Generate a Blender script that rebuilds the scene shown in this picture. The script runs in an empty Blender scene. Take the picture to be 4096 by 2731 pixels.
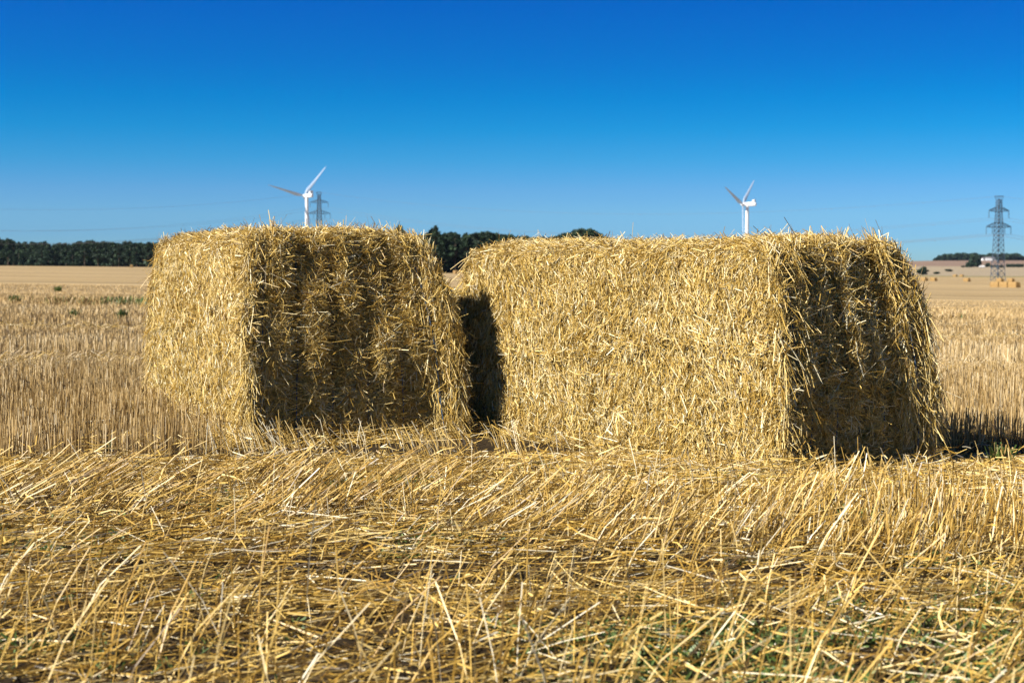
import bpy, math, random
import numpy as np
from mathutils import Vector, Matrix

random.seed(7)
RNG = np.random.default_rng(11)
scene = bpy.context.scene
C = scene.collection
rad = math.radians

# ------------------------------------------------------------------ camera, sky, sun, exposure
EYE = 1.04
FP = 6206.0            # focal length in pixels of the 4096 px wide photograph
cam_d = bpy.data.cameras.new('camera')
cam = bpy.data.objects.new('camera', cam_d); C.objects.link(cam)
cam.location = (0, 0, EYE)
cam.rotation_euler = (rad(90 - 2.86), 0, 0)
cam_d.sensor_width = 36.0
cam_d.lens = FP / 4096 * 36.0
cam_d.clip_start = 0.1
cam_d.clip_end = 20000
cam_d.dof.use_dof = True
cam_d.dof.focus_distance = 8.5
cam_d.dof.aperture_fstop = 5.2
scene.camera = cam

SUN_EL = rad(37.5)
SX, SY = -0.87, -0.49
_n = math.hypot(SX, SY); SX /= _n; SY /= _n
sun_dir = Vector((SX * math.cos(SUN_EL), SY * math.cos(SUN_EL), math.sin(SUN_EL)))
sl = bpy.data.lights.new('sun', 'SUN'); sl.energy = 4.9; sl.angle = rad(0.53); sl.color = (1.0, 0.955, 0.88)
so = bpy.data.objects.new('sun', sl); C.objects.link(so)
so.rotation_euler = sun_dir.to_track_quat('Z', 'Y').to_euler()
so.location = sun_dir * 50

world = bpy.data.worlds.new('World'); scene.world = world; world.use_nodes = True
wn = world.node_tree; wn.nodes.clear()
w_out = wn.nodes.new('ShaderNodeOutputWorld'); w_bg = wn.nodes.new('ShaderNodeBackground')
w_sky = wn.nodes.new('ShaderNodeTexSky'); w_sky.sky_type = 'NISHITA'; w_sky.sun_disc = False
w_sky.sun_elevation = SUN_EL
w_sky.sun_rotation = math.atan2(SX, SY)
w_sky.altitude = 300; w_sky.air_density = 1.0; w_sky.dust_density = 0.1; w_sky.ozone_density = 4.0
w_tc = wn.nodes.new('ShaderNodeTexCoord'); w_map = wn.nodes.new('ShaderNodeMapping')
w_map.inputs['Scale'].default_value = (1, 1, 2.6)
# a dry, polarised August sky: the tint deepens with height above the horizon
w_sep = wn.nodes.new('ShaderNodeSeparateXYZ'); w_r = wn.nodes.new('ShaderNodeValToRGB'); w_mul = wn.nodes.new('ShaderNodeMix')
w_dbl = wn.nodes.new('ShaderNodeMath'); w_dbl.operation = 'MULTIPLY'; w_dbl.inputs[1].default_value = 2.0
w_mul.data_type = 'RGBA'; w_mul.blend_type = 'MULTIPLY'; w_mul.inputs[0].default_value = 1.0
SKY = [(0.0, (.36, .64, 1.0)), (.0185, (.38, .674, 1.013)), (.0314, (.455, .781, 1.031)), (.0473, (.42, .83, 1.102)), (.0664, (.20, .89, 1.177)), (.0854, (.05, .90, 1.26)),
       (.1042, (0, .85, 1.34)), (.126, (0, .76, 1.42)), (.1641, (0, .68, 1.56)), (.22, (.05, .42, 1.0)), (.36, (.36, .44, .56))]
els = w_r.color_ramp.elements
while len(els) < len(SKY): els.new(0.5)
for e_, (p_, c_) in zip(els, SKY): e_.position = p_ * 2; e_.color = (c_[0] / 2, c_[1] / 2, c_[2] / 2, 1)
w_bg.inputs['Strength'].default_value = 0.127
L = wn.links.new
L(w_tc.outputs['Generated'], w_map.inputs['Vector']); L(w_map.outputs['Vector'], w_sky.inputs['Vector'])
L(w_tc.outputs['Generated'], w_sep.inputs[0]); L(w_sep.outputs['Z'], w_dbl.inputs[0]); L(w_dbl.outputs[0], w_r.inputs['Fac'])
L(w_sky.outputs['Color'], w_mul.inputs[6]); L(w_r.outputs['Color'], w_mul.inputs[7]); L(w_mul.outputs[2], w_bg.inputs['Color']); L(w_bg.outputs['Background'], w_out.inputs['Surface'])

scene.view_settings.view_transform = 'Standard'
scene.view_settings.look = 'None'
scene.view_settings.exposure = 0.8
scene.view_settings.gamma = 1.0
scene.render.engine = 'CYCLES'
scene.cycles.max_bounces = 5
scene.cycles.diffuse_bounces = 1
scene.cycles.glossy_bounces = 2
scene.cycles.transparent_max_bounces = 4

# ------------------------------------------------------------------ helpers
def tag(o, label=None, cat=None, group=None, kind=None):
    if label: o['label'] = label
    if cat: o['category'] = cat
    if group: o['group'] = group
    if kind: o['kind'] = kind
    return o

def empty(name, loc=(0, 0, 0), rz=0.0):
    o = bpy.data.objects.new(name, None); C.objects.link(o)
    o.location = loc; o.rotation_euler = (0, 0, rz); o.empty_display_size = 0.2
    return o

def copy_tree(o, parent=None):
    c = o.copy(); C.objects.link(c); c.parent = parent
    for ch in list(o.children): copy_tree(ch, c)
    return c

def _hash(ix, iy, iz):
    h = (ix.astype(np.int64) * 374761393 + iy.astype(np.int64) * 668265263 + iz.astype(np.int64) * 2147483647) & 0xffffffff
    h = ((h ^ (h >> 13)) * 1274126177) & 0xffffffff
    h = h ^ (h >> 16)
    return (h & 0xffff) / 65535.0

def noise3(p, freq=1.0, seed=0):
    q = np.asarray(p, dtype=np.float64) * freq + seed * 17.31
    i = np.floor(q).astype(np.int64); f = q - i; f = f * f * (3 - 2 * f)
    r = 0
    for dx in (0, 1):
        for dy in (0, 1):
            for dz in (0, 1):
                w = (f[:, 0] if dx else 1 - f[:, 0]) * (f[:, 1] if dy else 1 - f[:, 1]) * (f[:, 2] if dz else 1 - f[:, 2])
                r = r + w * _hash(i[:, 0] + dx, i[:, 1] + dy, i[:, 2] + dz)
    return r * 2 - 1

def norm(v): return v / np.maximum(np.linalg.norm(v, axis=1, keepdims=True), 1e-9)

class Buf:
    """collects quads, then links them as one mesh object"""
    def __init__(s): s.v = []; s.q = []; s.t = []; s.m = []; s.n = 0
    def add(s, v, q, tone=None, mi=0):
        v = np.asarray(v, np.float32).reshape(-1, 3); q = np.asarray(q, np.int64).reshape(-1, 4)
        s.v.append(v); s.q.append(q + s.n); s.n += len(v)
        s.t.append(np.full(len(v), 0.5, np.float32) if tone is None else np.asarray(tone, np.float32))
        s.m.append(np.full(len(q), mi, np.int32))
    def box(s, c, size, mi=0, rot=None):
        x, y, z = [k / 2 for k in size]
        v = np.array([(-x, -y, -z), (x, -y, -z), (x, y, -z), (-x, y, -z), (-x, -y, z), (x, -y, z), (x, y, z), (-x, y, z)], float)
        if rot is not None: v = v @ np.array(rot).T
        s.add(v + np.array(c, float), [(0, 3, 2, 1), (4, 5, 6, 7), (0, 1, 5, 4), (1, 2, 6, 5), (2, 3, 7, 6), (3, 0, 4, 7)], mi=mi)
    def bar(s, a, b, r, r2=None, n=4, mi=0, caps=True):
        a = np.array(a, float); b = np.array(b, float); d = b - a; d /= max(np.linalg.norm(d), 1e-9)
        u = np.cross(d, (0, 0, 1) if abs(d[2]) < 0.9 else (1, 0, 0)); u /= np.linalg.norm(u); w = np.cross(d, u)
        r2 = r if r2 is None else r2
        k = np.arange(n) * 2 * math.pi / n
        ring = np.outer(np.cos(k), u) + np.outer(np.sin(k), w)
        v = np.vstack([a + ring * r, b + ring * r2])
        q = [(i, (i + 1) % n, n + (i + 1) % n, n + i) for i in range(n)]
        if caps and n == 4: q += [(3, 2, 1, 0), (4, 5, 6, 7)]
        s.add(v, q, mi=mi)
        if caps and n > 4:
            for base, c in ((0, a), (n, b)):
                cv = len(v)
                # close the end with a fan of quads round its centre
                vv = np.vstack([v[base:base + n], c[None]])
                s.add(vv, [(i, (i + 1) % n, (i + 2) % n, n) for i in range(0, n, 2)], mi=mi)
    def build(s, name, mats, parent=None, smooth=False):
        v = np.vstack(s.v); q = np.vstack(s.q); t = np.concatenate(s.t); m = np.concatenate(s.m)
        me = bpy.data.meshes.new(name)
        me.vertices.add(len(v)); me.vertices.foreach_set('co', v.astype(np.float32).ravel())
        me.loops.add(len(q) * 4); me.loops.foreach_set('vertex_index', q.astype(np.int32).ravel())
        me.polygons.add(len(q)); me.polygons.foreach_set('loop_start', np.arange(0, len(q) * 4, 4, dtype=np.int32))
        me.polygons.foreach_set('material_index', m)
        if smooth: me.polygons.foreach_set('use_smooth', np.ones(len(q), bool))
        else: me.polygons.foreach_set('use_smooth', np.zeros(len(q), bool))
        me.update(calc_edges=True)
        a = me.attributes.new('tone', 'FLOAT', 'POINT'); a.data.foreach_set('value', t)
        for k in (mats if isinstance(mats, (list, tuple)) else [mats]): me.materials.append(k)
        o = bpy.data.objects.new(name, me); C.objects.link(o)
        if parent is not None: o.parent = parent
        return o

def straws(buf, base, d, length, width, tone, bend=None, mi=0, flat=0.55, taper=0.75):
    """three-sided straws from base along d; bend (N,3) displaces the middle ring"""
    N = len(base)
    if N == 0: return
    d = norm(d)
    ref = norm(RNG.normal(size=(N, 3)))
    u = norm(np.cross(d, ref)); w = np.cross(d, u)
    rings = []
    ts = (0.0, 0.5, 1.0) if bend is not None else (0.0, 1.0)
    for t in ts:
        c = base + d * (length * t)[:, None]
        if bend is not None and t > 0: c = c + bend * (t if t < 1 else 0.6 * 0 + 1) * (0.45 if t < 1 else 1.6)
        r = width * 0.5 * (1 - (1 - taper) * t)
        for k in range(3):
            a = 2 * math.pi * k / 3
            rings.append(c + u * (math.cos(a) * r)[:, None] + w * (math.sin(a) * r * flat)[:, None])
    v = np.stack(rings, axis=1)                     # N, 3*len(ts), 3
    nv = v.shape[1]
    q = []
    for s in range(len(ts) - 1):
        for k in range(3):
            q.append((3 * s + k, 3 * s + (k + 1) % 3, 3 * s + 3 + (k + 1) % 3, 3 * s + 3 + k))
    q = np.array(q)
    Q = (np.arange(N) * nv)[:, None, None] + q[None]
    buf.add(v.reshape(-1, 3), Q.reshape(-1, 4), np.repeat(tone, nv), mi)

def ribbons(buf, base, d, length, width, tone, mi=0):
    N = len(base)
    d = norm(d); u = norm(np.cross(d, norm(RNG.normal(size=(N, 3)))))
    a = u * (width * 0.5)[:, None]; e = base + d * length[:, None]
    v = np.stack([base - a, base + a, e + a * 0.8, e - a * 0.8], axis=1)
    Q = (np.arange(N) * 4)[:, None] + np.arange(4)[None]
    buf.add(v.reshape(-1, 3), Q, np.repeat(tone, 4), mi)

# ------------------------------------------------------------------ materials
def mat(name): 
    m = bpy.data.materials.new(name); m.use_nodes = True
    return m, m.node_tree, m.node_tree.nodes['Principled BSDF']

def straw_mat(name, ramp, rough=0.5, translucent=0.0, spec=0.4, fine=0.25):
    m, nt, b = mat(name)
    at = nt.nodes.new('ShaderNodeAttribute'); at.attribute_name = 'tone'
    cr = nt.nodes.new('ShaderNodeValToRGB')
    els = cr.color_ramp.elements
    while len(els) < len(ramp): els.new(0.5)
    for e, (p, c) in zip(els, ramp): e.position = p; e.color = (*c, 1)
    tc = nt.nodes.new('ShaderNodeTexCoord'); ns = nt.nodes.new('ShaderNodeTexNoise')
    ns.inputs['Scale'].default_value = 45; ns.inputs['Detail'].default_value = 3
    mx = nt.nodes.new('ShaderNodeMath'); mx.operation = 'MULTIPLY_ADD'; mx.inputs[1].default_value = fine; mx.inputs[2].default_value = -fine / 2
    ad = nt.nodes.new('ShaderNodeMath'); ad.operation = 'ADD'; ad.use_clamp = True
    nt.links.new(tc.outputs['Object'], ns.inputs['Vector']); nt.links.new(ns.outputs['Fac'], mx.inputs[0])
    nt.links.new(mx.outputs[0], ad.inputs[0]); nt.links.new(at.outputs['Fac'], ad.inputs[1])
    nt.links.new(ad.outputs[0], cr.inputs['Fac']); nt.links.new(cr.outputs['Color'], b.inputs['Base Color'])
    b.inputs['Roughness'].default_value = rough
    b.inputs['Specular IOR Level'].default_value = spec
    if translucent:
        tr = nt.nodes.new('ShaderNodeBsdfTranslucent'); ms = nt.nodes.new('ShaderNodeMixShader'); ms.inputs['Fac'].default_value = translucent
        nt.links.new(cr.outputs['Color'], tr.inputs['Color'])
        o = nt.nodes['Material Output']
        nt.links.new(b.outputs['BSDF'], ms.inputs[1]); nt.links.new(tr.outputs['BSDF'], ms.inputs[2]); nt.links.new(ms.outputs['Shader'], o.inputs['Surface'])
    return m

M_STRAW = straw_mat('bale_straw', [(0.0, (0.17, 0.12, 0.06)), (0.12, (0.28, 0.16, 0.03)), (0.3, (0.50, 0.30, 0.05)), (0.6, (0.76, 0.53, 0.15)), (0.85, (0.88, 0.70, 0.33)), (1.0, (0.93, 0.83, 0.55))], 0.42)
M_FARB = straw_mat('weathered_bale_straw', [(0.0, (0.20, 0.12, 0.04)), (0.5, (0.36, 0.225, 0.085)), (1.0, (0.50, 0.34, 0.15))], 0.7, spec=0.2)
M_CORE = straw_mat('bale_inner_straw_shade', [(0.0, (0.05, 0.03, 0.01)), (1.0, (0.15, 0.09, 0.03))], 0.8)  # inner straw coloured dark, painting the shade in the gaps between outer straws
M_STUB = straw_mat('stubble_straw', [(0.0, (0.16, 0.09, 0.03)), (0.3, (0.39, 0.25, 0.085)), (0.6, (0.60, 0.425, 0.195)), (0.85, (0.75, 0.585, 0.34)), (1.0, (0.84, 0.71, 0.47))], 0.45)
M_STUBN = straw_mat('gold_stubble', [(0.0, (0.13, 0.075, 0.02)), (0.3, (0.42, 0.24, 0.04)), (0.6, (0.67, 0.45, 0.125)), (0.85, (0.82, 0.63, 0.30)), (1.0, (0.90, 0.80, 0.57))], 0.4)
M_LITTER = straw_mat('fallen_straw', [(0.0, (0.15, 0.10, 0.045)), (0.12, (0.24, 0.13, 0.025)), (0.3, (0.45, 0.26, 0.038)), (0.6, (0.70, 0.47, 0.12)), (0.85, (0.84, 0.65, 0.29)), (1.0, (0.91, 0.82, 0.60))], 0.42)
M_GREEN = straw_mat('green_leaf', [(0.0, (0.03, 0.055, 0.012)), (0.5, (0.085, 0.14, 0.03)), (1.0, (0.19, 0.25, 0.07))], 0.5)
M_FOL = straw_mat('pine_needles', [(0.0, (0.008, 0.02, 0.009)), (0.5, (0.018, 0.042, 0.018)), (1.0, (0.042, 0.08, 0.03))], 0.7, fine=0.1)
M_FOL2 = straw_mat('broad_leaves', [(0.0, (0.008, 0.02, 0.012)), (0.5, (0.018, 0.04, 0.02)), (1.0, (0.04, 0.075, 0.035))], 0.7, fine=0.1)

def simple(name, col, rough=0.6, metal=0.0, var=0.15, scale=3.0):
    m, nt, b = mat(name)
    tc = nt.nodes.new('ShaderNodeTexCoord'); ns = nt.nodes.new('ShaderNodeTexNoise'); ns.inputs['Scale'].default_value = scale; ns.inputs['Detail'].default_value = 4
    cr = nt.nodes.new('ShaderNodeValToRGB')
    cr.color_ramp.elements[0].position = 0.3; cr.color_ramp.elements[1].position = 0.7
    cr.color_ramp.elements[0].color = (*[c * (1 - var) for c in col], 1); cr.color_ramp.elements[1].color = (*[min(1, c * (1 + var)) for c in col], 1)
    nt.links.new(tc.outputs['Object'], ns.inputs['Vector']); nt.links.new(ns.outputs['Fac'], cr.inputs['Fac']); nt.links.new(cr.outputs['Color'], b.inputs['Base Color'])
    b.inputs['Roughness'].default_value = rough; b.inputs['Metallic'].default_value = metal
    return m
M_BARK = simple('bark', (0.12, 0.085, 0.06), 0.9)
M_TWINE = simple('twine', (0.05, 0.10, 0.17), 0.5, scale=60)
M_WHITE = simple('turbine_white', (0.80, 0.81, 0.82), 0.35, var=0.03, scale=0.1)
M_STEEL = simple('galvanised_steel', (0.055, 0.085, 0.12), 0.55, 0.2)
M_GLASSY = simple('insulator_glaze', (0.10, 0.16, 0.20), 0.3)
M_WIRE = simple('aluminium_wire', (0.22, 0.24, 0.26), 0.4, 0.3)
M_WALL = simple('white_render', (0.8, 0.8, 0.78), 0.8, var=0.04)
M_ROOF = simple('grey_roof', (0.16, 0.15, 0.15), 0.7)
M_PANE = simple('window_pane', (0.04, 0.05, 0.06), 0.1)

def field_mat(name, near, far, near_only=False):
    m, nt, b = mat(name); N = nt.nodes.new; K = nt.links.new
    g = N('ShaderNodeNewGeometry')
    def noise(scale, vec=(1, 1, 1), detail=4, rough=0.6):
        mp = N('ShaderNodeMapping'); mp.inputs['Scale'].default_value = vec; mp.inputs['Rotation'].default_value = (0, 0, rad(3))
        n = N('ShaderNodeTexNoise'); n.inputs['Scale'].default_value = scale; n.inputs['Detail'].default_value = detail; n.inputs['Roughness'].default_value = rough
        K(g.outputs['Position'], mp.inputs['Vector']); K(mp.outputs['Vector'], n.inputs['Vector']); return n.outputs['Fac']
    def ramp(f, p0, c0, p1, c1):
        r = N('ShaderNodeValToRGB'); e = r.color_ramp.elements
        e[0].position = p0; e[0].color = (*c0, 1); e[1].position = p1; e[1].color = (*c1, 1); K(f, r.inputs['Fac']); return r.outputs['Color']
    def mix(f, a, bb, mode='MIX'):
        x = N('ShaderNodeMix'); x.data_type = 'RGBA'; x.blend_type = mode
        if isinstance(f, float): x.inputs[0].default_value = f
        else: K(f, x.inputs[0])
        K(a, x.inputs[6]); K(bb, x.inputs[7]); return x.outputs[2]
    # bands left by the combine, running across the view
    bands = noise(1.0, (0.004, 0.16, 0.0), 3, 0.65)
    rows = noise(1.0, (0.05, 1.6, 0.0), 2, 0.5)
    blot = noise(1.0, (0.06, 0.12, 0.0), 5, 0.65)
    fine = noise(6.0, (1, 1, 1), 4, 0.7)
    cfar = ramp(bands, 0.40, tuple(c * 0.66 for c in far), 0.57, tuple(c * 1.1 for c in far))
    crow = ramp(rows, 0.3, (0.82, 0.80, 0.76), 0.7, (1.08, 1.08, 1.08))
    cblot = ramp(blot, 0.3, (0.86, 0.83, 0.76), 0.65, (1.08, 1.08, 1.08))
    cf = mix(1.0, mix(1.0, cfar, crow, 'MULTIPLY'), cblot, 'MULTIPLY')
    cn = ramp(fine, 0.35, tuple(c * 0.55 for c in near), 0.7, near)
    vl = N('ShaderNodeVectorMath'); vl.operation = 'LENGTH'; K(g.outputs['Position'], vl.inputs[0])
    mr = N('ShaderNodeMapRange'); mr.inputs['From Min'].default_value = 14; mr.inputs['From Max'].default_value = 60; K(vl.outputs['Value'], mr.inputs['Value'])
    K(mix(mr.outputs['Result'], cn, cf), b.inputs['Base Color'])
    b.inputs['Roughness'].default_value = 0.9; b.inputs['Specular IOR Level'].default_value = 0.1
    bp = N('ShaderNodeBump'); bp.inputs['Strength'].default_value = 0.6; bp.inputs['Distance'].default_value = 0.03
    K(fine, bp.inputs['Height']); K(bp.outputs['Normal'], b.inputs['Normal'])
    return m
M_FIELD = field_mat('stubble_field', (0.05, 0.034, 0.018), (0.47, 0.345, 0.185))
M_FAR = field_mat('pale_stubble', (0.2, 0.2, 0.1), (0.42, 0.34, 0.235))
M_HILL = field_mat('ploughed_stubble', (0.2, 0.2, 0.1), (0.31, 0.215, 0.16))
M_VERGE = field_mat('verge_grass', (0.1, 0.1, 0.05), (0.24, 0.225, 0.08))

# ------------------------------------------------------------------ terrain
def zr(d):
    return np.interp(d, [0, 12, 324, 532, 876, 960, 1300, 1800, 2600, 3500, 6000], [0, 0, -3.8, -5.0, -6.2, -6.3, -4.6, -1.2, 6.6, 2.0, -40.0])
def zl(d):
    return np.interp(d, [0, 12, 324, 532, 876, 3500, 6000], [0, 0, -3.8, -5.0, -6.2, -6.5, -40.0])
def ground_z(x, y):
    x = np.asarray(x, float); y = np.asarray(y, float)
    d = np.hypot(x, y); a = np.arctan2(x, np.maximum(y, 1e-6)); a = np.where(y <= 0, np.sign(x) * 1.57, a)
    u = np.clip(np.tan(np.clip(a, -1.2, 1.2)), -0.6, 0.6)
    w = np.interp(u, [-0.6, -0.33, -0.245, -0.04, 0.3, 0.6], [0.0, 0.0, 0.10, 0.47, 1.0, 1.0])
    k = np.interp(u, [0.12, 0.26], [0.0, 1.0])
    z = zl(d) * w * (1 - k) + zr(d) * w * k
    p = np.stack([x.ravel(), y.ravel(), np.zeros(x.size)], 1)
    near = np.clip(1 - d / 80, 0, 1)
    z = z + (noise3(p, 0.8, 3).reshape(x.shape) * 0.02 + noise3(p, 3.0, 4).reshape(x.shape) * 0.012) * near
    z = z - 0.07 * np.exp(-((y - 5.05) / 0.16) ** 2) * near * (noise3(p, 0.7, 8).reshape(x.shape) * 0.5 + 0.6)   # wheel rut
    return z

def ring_sheet(name, d0, d1, m, na=360, nd=60, full=True):
    b = Buf()
    dd = d0 + (d1 - d0) * np.linspace(0, 1, nd) if d1 < 5 * max(d0, 1) else np.geomspace(max(d0, 0.5), d1, nd)
    aa = np.linspace(-math.pi, math.pi, na + 1)
    A, D = np.meshgrid(aa, dd); X = np.sin(A) * D; Y = np.cos(A) * D
    Z = ground_z(X, Y)
    v = np.stack([X.ravel(), Y.ravel(), Z.ravel()], 1)
    i = np.arange((nd - 1) * (na + 1)).reshape(nd - 1, na + 1)[:, :-1].ravel()
    q = np.stack([i, i + 1, i + na + 2, i + na + 1], 1)
    b.add(v, q[:, ::-1])
    if d0 == 0:
        c = np.vstack([v[:na + 1], [[0, 0, 0]]])
        b.add(c, [(k, (k + 1), (k + 2), na + 1) for k in range(0, na, 2)])
    o = b.build(name, m, smooth=True)
    return tag(o, kind='structure')
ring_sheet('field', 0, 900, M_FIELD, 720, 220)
ring_sheet('verge', 900, 960, M_VERGE, 360, 6)
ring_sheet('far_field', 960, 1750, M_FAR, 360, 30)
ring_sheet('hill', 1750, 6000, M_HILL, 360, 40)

def at(px, d, z=None):
    """photo column (4096 wide) and distance -> point standing on the ground"""
    x = (px - 2048) / FP * d
    return (x, d, float(ground_z(np.array([x]), np.array([d]))[0]) if z is None else z)

# ------------------------------------------------------------------ bales
def bale_surface(p, n_hint, Lx, Wy, Hz, r, seed, puff, flare):
    """p on the box -> rounded, dented surface point and normal. x is the length, z up from 0"""
    hx, hy = Lx / 2, Wy / 2
    q = np.stack([np.clip(p[:, 0], -hx + r, hx - r), np.clip(p[:, 1], -hy + r, hy - r), np.clip(p[:, 2], r * 0.6, Hz - r)], 1)
    n = norm(p - q + n_hint * 1e-4)
    s = q + n * r
    disp = noise3(p, 2.2, seed) * 0.018 + noise3(p, 5.5, seed + 1) * 0.014 + noise3(p, 15, seed + 2) * 0.011 + noise3(p, 32, seed + 3) * 0.008
    # the horizontal crease half way up the sides
    side = np.abs(n_hint[:, 1]) * np.clip(1 - 0, 0, 1)
    wob = noise3(p, 0.9, seed + 6) * 0.09 + noise3(p, 4, seed + 7) * 0.02
    zc = Hz * 0.52 + wob
    disp += side * (0.014 * np.exp(-((p[:, 2] - zc) / 0.035) ** 2) - 0.010 * np.exp(-((p[:, 2] - zc + 0.07) / 0.03) ** 2))
    # flakes pressed side by side show as faint upright seams on the long sides
    fx_ = p[:, 0] / 0.13 + noise3(p, 2.0, seed + 12) * 0.6
    disp -= side * 0.014 * np.exp(-(((fx_ - np.round(fx_)) * 0.13) / 0.014) ** 2)
    # the ends: grooves at the twines, columns of straw folded round the two upright edges, a lip at the top
    end = np.abs(n_hint[:, 0])
    y = p[:, 1]; t = p[:, 2] / Hz
    gro = np.zeros(len(p))
    for k in (-0.5, -0.3, -0.1, 0.1, 0.3, 0.5): gro -= np.exp(-((y - k * Wy / 1.2) / 0.028) ** 2)
    ec = np.where(y > 0, np.exp(-((y - (hy - 0.05)) / 0.085) ** 2), 0.75 * np.exp(-((np.abs(y) - (hy - 0.05)) / 0.065) ** 2))
    rib = np.abs(np.sin(math.pi * (y / (Wy / 1.2) - 0.1) / 0.2)) ** 0.55
    rib = rib * (0.9 + 0.2 * noise3(np.stack([p[:, 0] * 0, np.floor((y / (Wy / 1.2) - 0.1) / 0.2) * 3.3, p[:, 2] * 3.0], 1), 1.0, seed + 14))
    e = 0.085 * rib * np.clip(t * 2.2, 0.35, 1) + 0.02 * gro + np.where(y > 0, 0.12, 0.07) * ec + 0.05 * (1 - ec) * np.exp(-((t - 0.97) / 0.07) ** 2) - 0.06
    e += 0.035 * np.clip(y / hy, 0, 1) ** 2
    e += puff * (noise3(p * np.array([1, 1, 0.8]), 4.0, seed + 9) * 0.35 + 0.3 * np.abs(noise3(p, 9.0, seed + 10))) - 0.03 * np.clip(1 - t * 2.4, 0, 1) 
    disp = disp + end * e
    out = s + n * disp[:, None]
    # low skirt leans out a little, the shoulders pull in
    tt = np.clip(p[:, 2] / Hz, 0, 1)
    out[:, 1] *= 1 + flare * (0.5 - tt)
    out[:, 0] *= 1 + 0.4 * flare * (0.5 - tt)
    sh = np.clip((tt - 0.55) / 0.45, 0, 1) ** 2; shoulder = 0.09
    out[:, 1] *= 1 - shoulder * sh; out[:, 0] *= 1 - 0.035 * sh
    out[:, 0] -= 0.13 * tt ** 1.6 * np.clip(p[:, 0] / hx, 0, 1) ** 2
    out[:, 1] -= 0.11 * tt ** 1.6 * np.clip(p[:, 1] / hy, 0, 1)        # the far upright edge leans in towards its top
    out[:, 2] -= 0.05 * np.clip(p[:, 1] / hy, 0, 1) ** 3 * tt
    out[:, 2] -= 0.03 * np.clip((np.abs(p[:, 1]) / hy - 0.55) / 0.45, 0, 1) ** 2 * tt
    return out, n

def box_points(N, Lx, Wy, Hz, weights):
    """random points on the six faces; weights per face: +x -x +y -y +z -z"""
    ar = np.array([Wy * Hz, Wy * Hz, Lx * Hz, Lx * Hz, Lx * Wy, Lx * Wy]) * np.array(weights)
    f = RNG.choice(6, size=N, p=ar / ar.sum())
    u = RNG.random((N, 3)); p = np.stack([(u[:, 0] - .5) * Lx, (u[:, 1] - .5) * Wy, u[:, 2] * Hz], 1)
    n = np.zeros((N, 3))
    for k, (ax, sg) in enumerate(((0, 1), (0, -1), (1, 1), (1, -1), (2, 1), (2, -1))):
        m = f == k; n[m, ax] = sg
        p[m, ax] = {0: sg * Lx / 2, 1: sg * Wy / 2, 2: Hz if sg > 0 else 0}[ax]
    return p, n, f

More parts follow.
